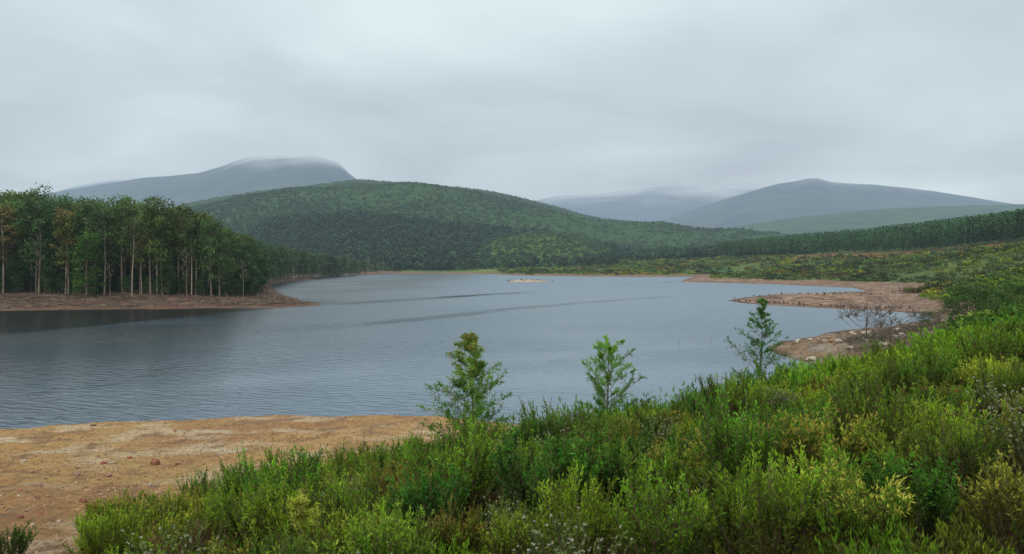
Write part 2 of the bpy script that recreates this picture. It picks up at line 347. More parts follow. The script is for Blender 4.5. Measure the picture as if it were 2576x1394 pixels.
setp(mobj('water', wm, m), 'grey blue rippled water of the reservoir', 'water', kind='structure')

# ------------------------------------------------------------ hills
def hill_mat(name, ca, cb, scale, zt=None, zf=60., hs=1.):
    m, nt, N, L = newmat(name); g = N('ShaderNodeNewGeometry')
    no = N('ShaderNodeTexNoise'); no.inputs['Scale'].default_value = scale; no.inputs['Detail'].default_value = 8; no.inputs['Roughness'].default_value = .65; L(g.outputs['Position'], no.inputs['Vector'])
    cr = N('ShaderNodeMix'); cr.data_type = 'RGBA'; cr.inputs[6].default_value = (*ca, 1); cr.inputs[7].default_value = (*cb, 1)
    r = N('ShaderNodeMapRange'); r.inputs[1].default_value = .35; r.inputs[2].default_value = .65; L(no.outputs[0], r.inputs[0]); L(r.outputs[0], cr.inputs[0])
    pb = N('ShaderNodeBsdfDiffuse'); L(cr.outputs[2], pb.inputs[0])
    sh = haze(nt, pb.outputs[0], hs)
    if zt is not None:      # slopes dissolve into the low cloud
        sx = N('ShaderNodeSeparateXYZ'); L(g.outputs['Position'], sx.inputs[0])
        nn = N('ShaderNodeTexNoise'); nn.inputs['Scale'].default_value = .0022; nn.inputs['Detail'].default_value = 4; L(g.outputs['Position'], nn.inputs['Vector'])
        a = N('ShaderNodeMath'); a.operation = 'MULTIPLY_ADD'; a.inputs[1].default_value = zf*1.6; L(nn.outputs[0], a.inputs[0]); L(sx.outputs[2], a.inputs[2])
        q = N('ShaderNodeMapRange'); q.interpolation_type = 'SMOOTHSTEP'; q.inputs[1].default_value = zt+zf*.8-zf; q.inputs[2].default_value = zt+zf*.8+zf*.4; L(a.outputs[0], q.inputs[0])
        tr = N('ShaderNodeBsdfTransparent'); mx = N('ShaderNodeMixShader'); L(q.outputs[0], mx.inputs[0]); L(sh, mx.inputs[1]); L(tr.outputs[0], mx.inputs[2]); sh = mx.outputs[0]
    o = N('ShaderNodeOutputMaterial'); L(sh, o.inputs[0]); return m
def hill_fn(ridge, Yr, Yb, zb, rough, ex=1.0, wl=14.):
    rp = np.array(ridge, float)
    def fn(px, s):
        pyr = np.interp(px, rp[:, 0], rp[:, 1]); 
        Y = Yb+(Yr-Yb)*s; zr = H0-(pyr-HY)/F*Yr
        e = np.where(s <= 1, np.sin(np.clip(s, 0, 1)*PI/2)**ex, 1-(s-1)*1.2)
        X = (px-CX)/F*Y
        z = zb+(zr-zb)*e+rough*fbm(X/(rough*wl), Y/(rough*wl), 5)*np.clip(s*2.5, 0, 1)*np.clip(1.25-s, .12, 1)
        return X, Y, z
    return fn
def hill(name, label, ridge, Yr, Yb, zb, rough, mat, ex=1.0, nx=420, ny=90, wl=14.):
    fn = hill_fn(ridge, Yr, Yb, zb, rough, ex, wl); p0, p1 = ridge[0][0], ridge[-1][0]
    PXh, S = np.meshgrid(np.linspace(p0, p1, nx), np.linspace(0, 1.35, ny)); X, Y, z = fn(PXh, S)
    i = np.arange(nx*ny).reshape(ny, nx); Fh = np.stack([i[:-1, :-1], i[:-1, 1:], i[1:, 1:], i[1:, :-1]], -1).reshape(-1, 4)
    setp(mobj(name, mesh_np(name, np.stack([X, Y, z], -1).reshape(-1, 3), Fh, None, True), mat), label, 'hill', kind='structure'); return fn
def smooth_ridge(pts, step=12):
    p = np.array(pts, float); x = np.arange(p[0, 0], p[-1, 0]+1, step); y = np.interp(x, p[:, 0], p[:, 1])
    k = np.array([1, 2, 3, 2, 1.])/9; yp = np.pad(y, 2, mode='edge'); return list(zip(x, np.convolve(yp, k, 'valid')))
r1 = smooth_ridge([(150, 655), (300, 600), (460, 532), (600, 501), (680, 492), (750, 480), (900, 467), (960, 470), (1050, 471), (1130, 484), (1200, 493), (1300, 514), (1400, 530), (1480, 547), (1600, 562), (1740, 578), (1900, 594), (2100, 612), (2300, 640)])
midhill = hill('wooded_hill', 'broad rounded green hill covered in forest behind the lake', r1, 2600, 960, 8, 46, hill_mat('hill_cover', (.03, .062, .028), (.05, .085, .032), .02), 1.1, 500, 160, 7.)
r1b = smooth_ridge([(1040, 668), (1120, 640), (1220, 605), (1320, 588), (1400, 590), (1480, 610), (1580, 638), (1680, 655)])
knoll = hill('knoll', 'low bright green knoll at the foot of the wooded hill', r1b, 1280, 930, 4, 4, hill_mat('knoll_cover', (.04, .085, .025), (.07, .115, .03), .03), 1.1, 160, 60)
hill('flat_topped_mountain', 'flat topped misty mountain with its summit in low cloud', smooth_ridge([(60, 502), (180, 484), (300, 466), (380, 453), (500, 444), (560, 428), (600, 413), (640, 405), (700, 398), (800, 404), (848, 418), (864, 431), (880, 449), (900, 463), (960, 480), (1100, 540), (1250, 600)], 6), 6500, 3600, 10, 34,
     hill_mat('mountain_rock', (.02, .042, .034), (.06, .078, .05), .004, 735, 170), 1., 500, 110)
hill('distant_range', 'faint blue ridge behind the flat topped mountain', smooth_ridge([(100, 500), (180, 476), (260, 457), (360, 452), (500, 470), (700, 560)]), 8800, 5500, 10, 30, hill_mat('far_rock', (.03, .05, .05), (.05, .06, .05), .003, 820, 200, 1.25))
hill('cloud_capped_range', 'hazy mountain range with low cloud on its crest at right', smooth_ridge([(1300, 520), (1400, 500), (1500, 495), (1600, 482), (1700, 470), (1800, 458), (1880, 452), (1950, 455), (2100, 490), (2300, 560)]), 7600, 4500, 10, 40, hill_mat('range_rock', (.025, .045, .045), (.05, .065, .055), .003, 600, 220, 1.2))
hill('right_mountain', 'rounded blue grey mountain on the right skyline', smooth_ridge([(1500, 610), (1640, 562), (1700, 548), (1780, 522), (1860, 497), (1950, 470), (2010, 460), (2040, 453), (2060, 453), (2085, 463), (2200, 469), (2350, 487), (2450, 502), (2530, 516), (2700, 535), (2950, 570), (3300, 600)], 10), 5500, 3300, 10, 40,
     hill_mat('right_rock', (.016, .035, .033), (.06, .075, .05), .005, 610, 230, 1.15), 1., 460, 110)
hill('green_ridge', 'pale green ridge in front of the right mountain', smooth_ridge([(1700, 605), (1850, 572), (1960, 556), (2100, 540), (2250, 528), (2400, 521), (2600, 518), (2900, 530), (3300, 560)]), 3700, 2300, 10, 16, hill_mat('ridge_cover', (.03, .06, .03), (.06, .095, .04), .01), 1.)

# ------------------------------------------------------------ plant prototypes
def blob_tree(h, r, nl, L, Wd, col, lo=.12, conical=False):
    """low detail crown for massed far trees"""
    u = rng.normal(size=(nl, 3)); u = nrm(u)*rng.random((nl, 1))**.4; mb = MB()
    if conical:
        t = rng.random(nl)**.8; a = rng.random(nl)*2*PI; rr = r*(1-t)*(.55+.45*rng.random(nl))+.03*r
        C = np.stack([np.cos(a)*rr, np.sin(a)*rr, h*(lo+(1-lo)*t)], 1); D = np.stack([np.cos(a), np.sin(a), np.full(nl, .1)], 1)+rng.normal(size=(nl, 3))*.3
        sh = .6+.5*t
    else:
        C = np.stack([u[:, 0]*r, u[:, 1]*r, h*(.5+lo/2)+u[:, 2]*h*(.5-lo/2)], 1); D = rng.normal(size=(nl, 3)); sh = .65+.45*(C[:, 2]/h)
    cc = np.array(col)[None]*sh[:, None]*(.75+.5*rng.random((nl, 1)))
    mb.add(*leaf_arr(C-nrm(D)*L*.5, D, L*(.7+.6*rng.random(nl)), Wd, cc)); return mb.arr()

def gum_tree(h, lo, cr, ncl, lpc, col, tcol, seed, tr=.3, leafL=.95, dead=False, spread=.5, clr=1.5, lmat=None):
    global rng
    rng = np.random.default_rng(seed); wood = MB(); lf = MB()
    tt = np.linspace(0, 1, 9); ph = rng.random(2)*6
    path = np.stack([np.sin(tt*3+ph[0])*.35*h/30*tt*2, np.cos(tt*2.4+ph[1])*.35*h/30*tt*2, tt*h*.93], 1)
    V, Fc = tube(path, tr*(1-tt*.8)+.02, 6); wood.add(V, Fc, np.array(tcol)*(.9))
    for i in range(ncl):
        t = lo+(1-lo)*((i+.5)/ncl)**.85; a = i*2.4+rng.random()*.8
        prof = math.sin(min(1, (1-(t-lo)/(1-lo))*1.15+.22)*PI*.62)
        R = cr*prof*(.4+.75*rng.random())
        b = np.array([np.interp(t-.05*rng.random()-.03, tt, path[:, k]) for k in range(3)])
        e = b+np.array([math.cos(a)*R, math.sin(a)*R, R*(spread+.5*rng.random())+.3])
        if e[2] > h: e[2] = h-rng.random()
        mid = (b+e)/2+np.array([0, 0, -.12*R])
        V, Fc = tube([b, mid, e], [tr*.28*(1.1-t*.6), tr*.2*(1.1-t*.6), .03], 4); wood.add(V, Fc, np.array(tcol)*.85)
        if dead:
            for q in range(5):
                ee = e+rng.normal(size=3)*.9+np.array([0, 0, .7]); V, Fc = tube([mid*.3+e*.7, (e+ee)/2, ee], [.05, .03, .015], 3); wood.add(V, Fc, np.array(tcol))
            if lpc == 0: continue
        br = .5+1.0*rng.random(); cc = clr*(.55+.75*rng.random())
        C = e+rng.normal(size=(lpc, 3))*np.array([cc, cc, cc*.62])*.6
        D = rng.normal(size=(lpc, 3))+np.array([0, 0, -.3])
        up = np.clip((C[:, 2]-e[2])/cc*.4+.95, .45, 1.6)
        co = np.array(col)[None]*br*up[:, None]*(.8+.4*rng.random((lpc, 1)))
        lf.add(*leaf_arr(C, D, leafL*(.5+.7*rng.random(lpc)), leafL*.42, co))
    out = [('trunk', wood.mesh('trunk', True), M_wood)]
    if lf.n: out.append(('crown', lf.mesh('crown'), lmat or M_treeleaf))
    return out

PALE = (.38, .30, .22); GREYB = (.22, .17, .12)
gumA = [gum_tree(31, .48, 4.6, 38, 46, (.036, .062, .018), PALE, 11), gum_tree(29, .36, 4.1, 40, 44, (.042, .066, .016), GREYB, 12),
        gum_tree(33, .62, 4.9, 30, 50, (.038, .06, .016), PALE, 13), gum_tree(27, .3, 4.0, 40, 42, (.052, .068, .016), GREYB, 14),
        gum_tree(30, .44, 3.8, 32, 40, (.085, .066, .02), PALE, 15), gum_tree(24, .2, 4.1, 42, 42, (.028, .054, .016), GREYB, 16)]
acacia = [gum_tree(19, .06, 4.0, 64, 46, (.038, .08, .014), GREYB, 21, leafL=.8, spread=.2), gum_tree(13, .04, 3.8, 50, 46, (.018, .036, .011), GREYB, 22, leafL=.8, spread=.2), gum_tree(16, .05, 3.4, 56, 44, (.026, .048, .013), GREYB, 23, leafL=.8, spread=.2)]
smallT = [gum_tree(17, .15, 3.2, 28, 26, (.028, .052, .018), GREYB, 31, leafL=1.1, tr=.2), gum_tree(15, .08, 3.4, 30, 26, (.024, .044, .016), GREYB, 32, leafL=1.1, tr=.2), gum_tree(19, .3, 3.0, 26, 26, (.034, .056, .02), PALE, 33, leafL=1.1, tr=.2)]
deadT = [gum_tree(24, .35, 2.2, 16, 0, (0, 0, 0), (.27, .22, .17), 41, tr=.14, dead=True), gum_tree(19, .5, 1.8, 10, 0, (0, 0, 0), (.27, .22, .18), 42, tr=.11, dead=True)]
thinT = [gum_tree(26, .6, 2.6, 16, 30, (.05, .06, .02), (.42, .34, .26), 51, tr=.2)]
rng = np.random.default_rng(99)
def gz(X, Y): return float(height(np.array([X]), np.array([Y]))[0])
def put(proto, name, label, cat, px, Y, s=1., group=None, rz=None, sink=.1):
    X = XofP(px, Y); z = gz(X, Y)
    return place(proto, name, label, cat, (X, Y, z-sink), random.random()*6.28 if rz is None else rz, s, group)

def top_s(px, py_top, Y, base_h):   # scale so that the tree has the height it has in the photo
    return (ZofP(py_top, Y)-gz(XofP(px, Y), Y))/base_h
G1 = 'gum trees of the forest on the left shore'
hero = [(gumA[2], 396, 478, 264, 33, 'tallest gum tree of the left shore with a bulbous crown above bare pale trunk'),
        (thinT[0], 332, 545, 258, 26, 'slender gum with long pale trunk and sparse crown just left of the tallest gum'),
        (gumA[4], 165, 512, 262, 30, 'gum tree with rusty orange crown near the left edge of the shore forest'),
        (acacia[0], 218, 575, 256, 19, 'bright green full acacia reaching the ground in front of the left forest'),
        (gumA[0], 92, 460, 270, 31, 'tall airy gum whose crown tops the skyline at far left'),
        (gumA[3], 508, 518, 270, 27, 'gum with knobbly crown at the right shoulder of the tall left forest'),
        (gumA[1], 312, 482, 274, 29, 'gum tree with narrow dark crown rising left of the tallest gum'),
        (gumA[4], 8, 500, 262, 30, 'gum with orange tinted crown cut by the left edge of the view'),
        (gumA[3], 450, 500, 268, 27, 'gum with olive crown just right of the tallest gum')]
for pr, px, pt, Y, bh, lab in hero:
    put(pr, 'gum_tree' if pr is not acacia[0] else 'acacia_tree', lab, 'tree', px, Y, top_s(px, pt, Y, bh))
for px, pt, k in ((90, 585, 0), (276, 655, 1), (352, 620, 1), (470, 620, 0), (612, 650, 1)):
    Y = 256+random.random()*8; put(deadT[k], 'dead_tree', 'bare leafless tree trunk at the front of the left forest', 'tree', px, Y, top_s(px, pt, Y, 24 if k == 0 else 19), 'bare trunks along the left forest edge')
def skyline(px): return np.interp(px, [-400, 0, 60, 150, 250, 350, 430, 500, 540, 600, 660, 720, 800, 880, 960, 990], [474, 480, 482, 496, 504, 512, 522, 536, 560, 588, 606, 618, 632, 644, 662, 672])
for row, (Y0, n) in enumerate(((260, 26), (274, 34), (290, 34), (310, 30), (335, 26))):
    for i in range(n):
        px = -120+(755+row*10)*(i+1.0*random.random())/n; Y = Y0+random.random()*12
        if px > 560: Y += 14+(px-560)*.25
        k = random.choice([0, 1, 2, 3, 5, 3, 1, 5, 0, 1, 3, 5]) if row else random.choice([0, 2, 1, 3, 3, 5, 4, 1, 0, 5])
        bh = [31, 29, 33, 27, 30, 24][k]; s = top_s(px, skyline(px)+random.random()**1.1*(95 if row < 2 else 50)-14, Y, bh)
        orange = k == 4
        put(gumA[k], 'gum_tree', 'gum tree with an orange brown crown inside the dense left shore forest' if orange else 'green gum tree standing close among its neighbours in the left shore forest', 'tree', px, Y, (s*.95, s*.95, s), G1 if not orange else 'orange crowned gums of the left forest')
for row, (Y0, n, sc0) in enumerate(((262, 44, .3), (280, 44, .6), (300, 36, .9))):
    for i in range(n):
        px = -110+760*(i+.9*random.random())/n; Y = Y0+random.random()*12+max(0, px-560)*.3; k = random.choice([1, 1, 2])
        put(acacia[k], 'acacia_tree', 'low dark acacia filling the gap between gum trunks on the left shore', 'tree', px, Y, sc0+.5*random.random(), 'understorey trees of the left forest')
for i in range(80):   # receding shore
    u = (i+random.random())/80; px = 560+425*u; Yf = np.interp(px, [560, 620, 700, 800, 900, 985], [300, 360, 500, 630, 750, 870]); Y = Yf+random.random()*30-(8)
    for r in range(2):
        YY2 = Y+r*(28+.05*Y)
        k = random.randrange(3); bh = [17, 15, 19][k]; s = top_s(px, skyline(px)+random.random()*(14 if r else 26), YY2, bh); s = min(max(s, .4), 1.8)
        put(smallT[k], 'forest_tree', 'dark green tree in the forest edge receding along the far left shore', 'tree', px+random.random()*6, YY2, s, 'trees receding along the left shore')
for i in range(16):
    px = random.choice([random.uniform(840, 990), random.uniform(850, 970), random.uniform(640, 780)]); Y = np.interp(px, [640, 800, 985, 1330], [430, 640, 880, 860])-3
    put(deadT[i % 2], 'dead_tree', 'thin greyish dead trunk standing at the far shore forest edge', 'tree', px, Y, .45+.25*random.random(), 'dead trunks at the far shore')

# ------------------------------------------------------------ massed far woods (stuff)
def stuff(name, label, cat, V, Fc, C, mat): return setp(mobj(name, mesh_np(name, V, Fc, np.clip(C, .003, 1)), mat), label, cat, kind='stuff')
bl = [blob_tree(9, 5.2, 24, 3.6, 3.0, (.032, .060, .026)), blob_tree(8, 5.6, 22, 3.6, 3., (.036, .066, .026)), blob_tree(11, 4.4, 22, 3.4, 2.8, (.028, .054, .024))]
n = 48000; px = rng.uniform(330, 1960, n); s = rng.random(n)**.85*1.02; X, Y, z = midhill(px, s)
dens = fbm(X/180, Y/240, 5); keep = (rng.random(n) < np.clip(.85+dens*1.2+(.5-s)*.5, .25, 1)) & (z > 3)
X, Y, z, s2, dn = X[keep], Y[keep], z[keep], s[keep], dens[keep]; n = len(X)
tint = (.88+.2*rng.random((n, 1)))*(.88+.35*s2[:, None])*np.array([1, 1, 1.])*(1-.7*np.clip(dn, 0, .6))[:, None]+np.clip(-dn, 0, .6)[:, None]*np.array([.8, .6, 0])  # fold shading put into the canopy tint, darker where dense
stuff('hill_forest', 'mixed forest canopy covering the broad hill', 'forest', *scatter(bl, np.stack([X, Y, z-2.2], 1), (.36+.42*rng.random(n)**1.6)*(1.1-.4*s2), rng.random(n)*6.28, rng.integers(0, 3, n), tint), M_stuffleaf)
n = 3800; px = rng.uniform(640, 1560, n); Y = rng.uniform(900, 1300, n); X = XofP(px, Y); zt = height(X, Y)
sf = (Y-960)/(2600-960); zh = midhill(px, np.clip(sf, 0, 1))[2]; z = np.maximum(zt, np.where(sf > 0, zh, -9)); keep = (zt > 1) & ~((px > 1130) & (px < 1600) & (rng.random(n) < .7)) & (sdist(X, Y) > 8+rng.random(n)*22); X, Y, z = X[keep], Y[keep], z[keep]; n = len(X)
stuff('valley_forest', 'darker valley wood at the foot of the hill beyond the lake', 'forest', *scatter(bl, np.stack([X, Y, z-1], 1), .5+.75*rng.random(n), rng.random(n)*6.28, rng.choice([0, 2, 2], n), (.5+.4*rng.random((n, 1)))*np.ones(3)), M_stuffleaf)
n = 2600; px = rng.uniform(1060, 1660, n); s = rng.random(n)*1.02; X, Y, z = knoll(px, s)
stuff('knoll_bushes', 'green bushes over the low knoll', 'bushes', *scatter(bl, np.stack([X, Y, z-1], 1), .22+.34*rng.random(n), rng.random(n)*6.28, rng.integers(0, 2, n), (.8+.45*rng.random((n, 1)))*np.array([1.2, 1.1, .9])), M_stuffleaf)
pine = [blob_tree(20, 3.0, 60, 2.6, 1.3, (.032, .075, .022), .1, True), blob_tree(20, 2.5, 54, 2.4, 1.2, (.042, .09, .025), .14, True), blob_tree(20, 2.7, 50, 2.5, 1.2, (.026, .062, .02), .2, True)]
n = 8500; px = rng.uniform(1800, 3000, n); Y = rng.uniform(0, 1, n)*np.interp(px, [1880, 2576, 3000], [280, 350, 350])+np.interp(px, PLX, PLY)+22*fbm(px/25, px*0, 3); X = XofP(px, Y); z = height(X, Y); tk = (.6+.55*rng.random(n))*np.interp(px, [1880, 2200, 2576], [.66, .8, .98])
stuff('pine_plantation', 'dense green young pine plantation on the right slope', 'pine forest', *scatter(pine, np.stack([X, Y, z-.5], 1), np.stack([tk*.85, tk*.85, tk], 1), rng.random(n)*6.28, rng.integers(0, 3, n), (.75+.5*rng.random((n, 1)))*np.ones(3)), M_stuffleaf)
n = 2100; px = rng.uniform(1440, 2050, n); Y = np.interp(px, PLX, PLY)+rng.uniform(10, 200, n); X = XofP(px, Y); z = height(X, Y)
stuff('mixed_wood', 'rounded dark trees left of the pine plantation', 'forest', *scatter(bl, np.stack([X, Y, z-1], 1), (.5+.7*rng.random(n)), rng.random(n)*6.28, rng.choice([0, 2, 1], n), (.6+.45*rng.random((n, 1)))*np.ones(3)), M_stuffleaf)
sb = [blob_tree(1.2, 1.7, 30, .8, .5, (.085, .115, .028)), blob_tree(1.1, 1.9, 30, .8, .5, (.10, .12, .026)), blob_tree(1.7, 1.6, 32, .8, .5, (.05, .085, .024))]
n = 46000; px = rng.uniform(1250, 2900, n); Y = np.exp(rng.uniform(math.log(180), math.log(1150), n)); X = XofP(px, Y); z = height(X, Y); nr_, fr_, lf_ = vegmask(px, Y, z, X)
pl = np.interp(px, PLX, PLY); dn = fbm(X/22, Y/45, 4)
keep = (fr_ | nr_) & (Y < pl-np.where(px > 2000, 34+14*fbm(X/9, Y/9, 2), -20)) & (rng.random(n) < .75+dn); px, X, Y, z, dn = px[keep], X[keep], Y[keep], z[keep], dn[keep]; n = len(X)
yel = (fbm(X/14+40, Y/30, 4) > .12) & (rng.random(n) < .5)
tint = (.7+.45*rng.random((n, 1)))*np.ones(3); tint[yel] *= np.array([2.1, 1.75, .4]); brn = (fbm(X/40+9, Y/30+8, 3) > .16) & (rng.random(n) < .65); tint[brn] *= np.array([1.3, .75, .9]); drk = (fbm(X/30+70, Y/60, 4) > .12); tint[drk] *= .55
stuff('bank_scrub', 'low green and yellow flowering scrub on the right banks', 'scrub', *scatter(sb, np.stack([X, Y, z-.2], 1), (.5+.9*rng.random(n)**1.5)*np.interp(Y, [180, 600], [.75, 1.5]), rng.random(n)*6.28, rng.integers(0, 3, n), tint), M_stuffleaf)

# ------------------------------------------------------------ shrubs
def flower_mesh(name, colr, sz=.03):
    mb = MB(); n = 10; mb.add(*leaf_arr(np.zeros((n, 3)), rng.normal(size=(n, 3))+np.array([0, 0, .5]), sz, sz*.8, np.array(colr))); return mb.mesh(name)
def shrub(seed, h, spread, nst, ntw, lv, L, Wd, top, bot, twcol, upleaf=.8, flower=None, nfl=0, twl=.32, tip=None, single=False):
    global rng
    rng = np.random.default_rng(seed); wood = MB(); lf = MB()
    az = rng.random(nst)*2*PI; tl = np.sqrt(rng.random(nst))*spread; ln = h*(.62+.42*rng.random(nst))/np.cos(tl*.75)
    base = np.stack([np.cos(az), np.sin(az), 0*az], 1)*(.12*h*rng.random(nst))[:, None]; base[:, 2] = -.05
    dr = np.stack([np.cos(az)*np.sin(tl), np.sin(az)*np.sin(tl), np.cos(tl)], 1)
    bend = np.stack([np.cos(az), np.sin(az), 0*az], 1)*(np.sin(tl)*ln*-.12)[:, None]
    def at(t): return base+dr*(ln*t)[:, None]+bend*(t*t)[:, None]
    A0, A1, A2 = at(np.zeros(nst)), at(np.full(nst, .5)), at(np.ones(nst))
    for a, b, r0, r1 in ((A0, A1, .011, .007), (A1, A2, .007, .003)):
        V, Fc = tubes_simple(a, b, r0*h/1., r1*h); wood.add(V, Fc, np.array(twcol))
    TA, TD, TL = [A1], [nrm(A2-A1)], [np.linalg.norm(A2-A1, axis=1)]
    for k in range(ntw):
        t = .3+.65*rng.random(nst)**.8; a = at(t); d = nrm(dr+rng.normal(size=(nst, 3))*.32+np.array([0, 0, .65])); l = h*twl*(.5+.8*rng.random(nst))*(1.15-.4*t)
        V, Fc = tubes_simple(a, a+d*l[:, None], .004*h, .002*h); wood.add(V, Fc, np.array(twcol)); TA.append(a); TD.append(d); TL.append(l)
    TA, TD, TL = np.vstack(TA), np.vstack(TD), np.concatenate(TL); m = len(TA)
    sb_ = np.tile(.55+.85*rng.random(nst), ntw+1)*(.8+.4*rng.random(m))
    t = rng.random((m, lv)); C = TA[:, None]+TD[:, None]*(TL[:, None]*t)[..., None]
    D = TD[:, None]*upleaf+rng.normal(size=(m, lv, 3))*.36
    C = C.reshape(-1, 3); D = D.reshape(-1, 3); hh = np.clip(C[:, 2]/h, 0, 1)[:, None]; br = np.repeat(sb_, lv)[:, None]
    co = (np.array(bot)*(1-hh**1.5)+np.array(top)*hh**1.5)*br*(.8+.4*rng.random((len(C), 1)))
    if tip is not None:
        tm = (t.reshape(-1) > .8)[:, None] & (hh > .6); co = np.where(tm, np.array(tip)*(.8+.4*rng.random((len(C), 1))), co)
    lf.add(*leaf_arr(C, D, L*(.7+.6*rng.random(len(C))), Wd, co))
    out = [('stems', wood.mesh('stems'), M_wood), ('foliage', lf.mesh('foliage'), M_leaf)]
    if flower is not None:
        hi = np.argsort(-(TA[:, 2]+TD[:, 2]*TL))[:int(m*.7)]; idx = rng.choice(hi, min(nfl, len(hi)), replace=False); nfl = len(idx); P = TA[idx]+TD[idx]*TL[idx][:, None]*1.02
        if single: out.append(('flower', flower_mesh('flower', flower, .034), M_bloom, [tuple(p) for p in P]))
        else:
            fb = MB()
            for q in range(6): fb.add(*leaf_arr(P, rng.normal(size=(nfl, 3))+np.array([0, 0, .4]), .022, .018, np.array(flower)))
            out.append(('flower_heads', fb.mesh('flower_heads'), M_bloom, 'stuff'))
    return out
TW = (.11, .07, .04)
kinds = {
 'heath_bush': ([shrub(101, 1.15, .5, 36, 10, 21, .055, .0135, (.145, .29, .010), (.045, .042, .010), TW), shrub(102, .95, .62, 38, 10, 20, .052, .0135, (.18, .31, .012), (.06, .048, .012), TW, tip=(.28, .36, .03)), shrub(103, 1.3, .4, 34, 11, 21, .055, .014, (.105, .25, .012), (.04, .042, .01), TW), shrub(104, 1.0, .5, 36, 10, 20, .052, .0135, (.15, .26, .012), (.065, .048, .012), TW, tip=(.31, .27, .04))],
    'green heath bush with upright needle stems on the near slope', 'heath bushes of the near slope'),
 'olive_bush': ([shrub(111, .95, .62, 38, 9, 19, .046, .014, (.20, .25, .018), (.09, .055, .02), TW, tip=(.33, .31, .035)), shrub(112, .8, .72, 38, 9, 19, .046, .014, (.18, .22, .016), (.09, .05, .018), TW, tip=(.29, .22, .035))],
    'yellowish olive bush with fine twigs on the near slope', 'olive bushes of the near slope'),
 'dry_bush': ([shrub(121, .85, .7, 38, 9, 13, .045, .013, (.17, .135, .033), (.12, .07, .033), (.16, .10, .055)), shrub(122, .7, .8, 38, 9, 13, .045, .013, (.16, .105, .033), (.11, .058, .03), (.15, .095, .05))],
    'twiggy rusty half dry bush on the near slope', 'dry bushes of the near slope'),
 'broadleaf_bush': ([shrub(131, 1.1, .6, 34, 9, 18, .06, .019, (.06, .17, .012), (.02, .035, .01), TW, .6), shrub(132, .95, .7, 34, 9, 18, .058, .018, (.08, .195, .014), (.025, .035, .01), TW, .6)],
    'deep green bush with denser leaves on the near slope', 'deep green bushes of the near slope'),
 'white_flowering_bush': ([shrub(141, .9, .7, 34, 7, 17, .046, .014, (.11, .17, .03), (.06, .05, .02), TW, flower=(.38, .36, .26), nfl=120)],
    'grey green bush dotted with small whitish flower heads on the near slope', 'white flowering bushes of the near slope'),
}
rng = np.random.default_rng(5)
pts = []
def spaced(X, Y, s, P): 
    return all((X-a)**2+(Y-b)**2 > (s)**2 for a, b in P)
def uniq(proto, name, label, px, Y, s=1., rz=None, cat='shrub'):
    t = put(proto, name, label, cat, px, Y, s, None, rz, .05); pts.append((XofP(px, Y), Y)); return t
def sapling(seed, h, R, prof, nb, ntw, lpt, L, Wd, cols, up, tcol=(.16, .11, .07), tipc=None, droop=0., jit=.6):
    global rng
    rng = np.random.default_rng(seed); wood = MB(); lf = MB(); tt = np.linspace(0, 1, 8)
    path = np.stack([np.sin(tt*4)*.08, np.cos(tt*3)*.06-.06, tt*h], 1); V, Fc = tube(path, .045*(1-tt)+.006, 6); wood.add(V, Fc, np.array(tcol))
    for i in range(nb):
        t = .03+.96*(i+rng.random())/nb; a = i*2.4+rng.random()*1.4; ln = R*prof(t)*(1-jit+jit*1.3*rng.random())
        b = np.array([np.interp(t, tt, path[:, k]) for k in range(3)]); d = np.array([math.cos(a), math.sin(a), up*(.5+1.0*rng.random())]); d /= np.linalg.norm(d)
        e = b+d*ln; mid = b+d*ln*.5+np.array([0, 0, -.04*ln]); e[2] -= droop*ln
        V, Fc = tube([b, mid, e], [.016*(1.1-t), .010*(1.1-t), .003], 4); wood.add(V, Fc, np.array(tcol))
        m = ntw; u = .25+.75*rng.random(m); P = b+(e-b)*u[:, None]; td = nrm(d[None]*.8+rng.normal(size=(m, 3))*.6+np.array([0, 0, up*.3])); tl = (.1+.26*ln*(1.15-u))*(.6+.7*rng.random(m))
        V, Fc = tubes_simple(P, P+td*tl[:, None], .004, .002); wood.add(V, Fc, np.array(tcol))
        q = rng.random((m, lpt)); C = (P[:, None]+td[:, None]*(tl[:, None]*q)[..., None]).reshape(-1, 3); D = np.repeat(td, lpt, 0)*.5+rng.normal(size=(m*lpt, 3))*.7+np.array([0, 0, -droop*2])
        f = np.clip(t+.15*rng.normal(size=(len(C), 1)), 0, 1); co = (np.array(cols[0])*(1-f)+np.array(cols[1])*f)*(.7+.6*rng.random((len(C), 1)))*(.65+.7*rng.random())
        if tipc is not None:
            mk = (rng.random(len(C)) < .35*t**4+.02)[:, None]; co = np.where(mk, np.array(tipc), co)
        lf.add(*leaf_arr(C, D, L*(.7+.6*rng.random(len(C))), Wd, co))
    return [('trunk', wood.mesh('trunk', True), M_wood), ('crown', lf.mesh('crown'), M_sapleaf)]
s1 = sapling(201, 4.3, 2.55, lambda t: (min(1, .75+t*1.2)*(1-t)**.95+.05), 92, 13, 12, .10, .030, ((.055, .16, .016), (.13, .22, .03)), .65, tipc=(.28, .17, .07), droop=.08, jit=.72)
s2 = sapling(202, 3.8, 2.15, lambda t: (.4+1.25*t if t < .4 else .9-.9*(t-.4))*(.95), 56, 16, 19, .07, .024, ((.055, .15, .022), (.14, .27, .03)), .9, jit=.72)
s3 = sapling(203, 4.8, 1.8, lambda t: (.65+1.0*t if t < .3 else 1.0*(1-t)/.7)**.9+.06, 68, 13, 18, .068, .022, ((.04, .12, .028), (.065, .155, .03)), .75, jit=.78)
uniq(s1, 'gum_sapling', 'wide bushy conical young gum tree with reddish shoot tips beside the sandy beach', 1182, 27.8, 1.06, .3, 'tree')
uniq(s2, 'wattle_sapling', 'airy young wattle with light green feathery branches, middle of the three saplings', 1524, 33, 1.08, 1.1, 'tree')
t3 = uniq(s3, 'wattle_sapling', 'tall dark green conical wattle, rightmost of the three saplings', 1905, 38, 1.08, .5, 'tree'); t3.rotation_euler[1] = .05
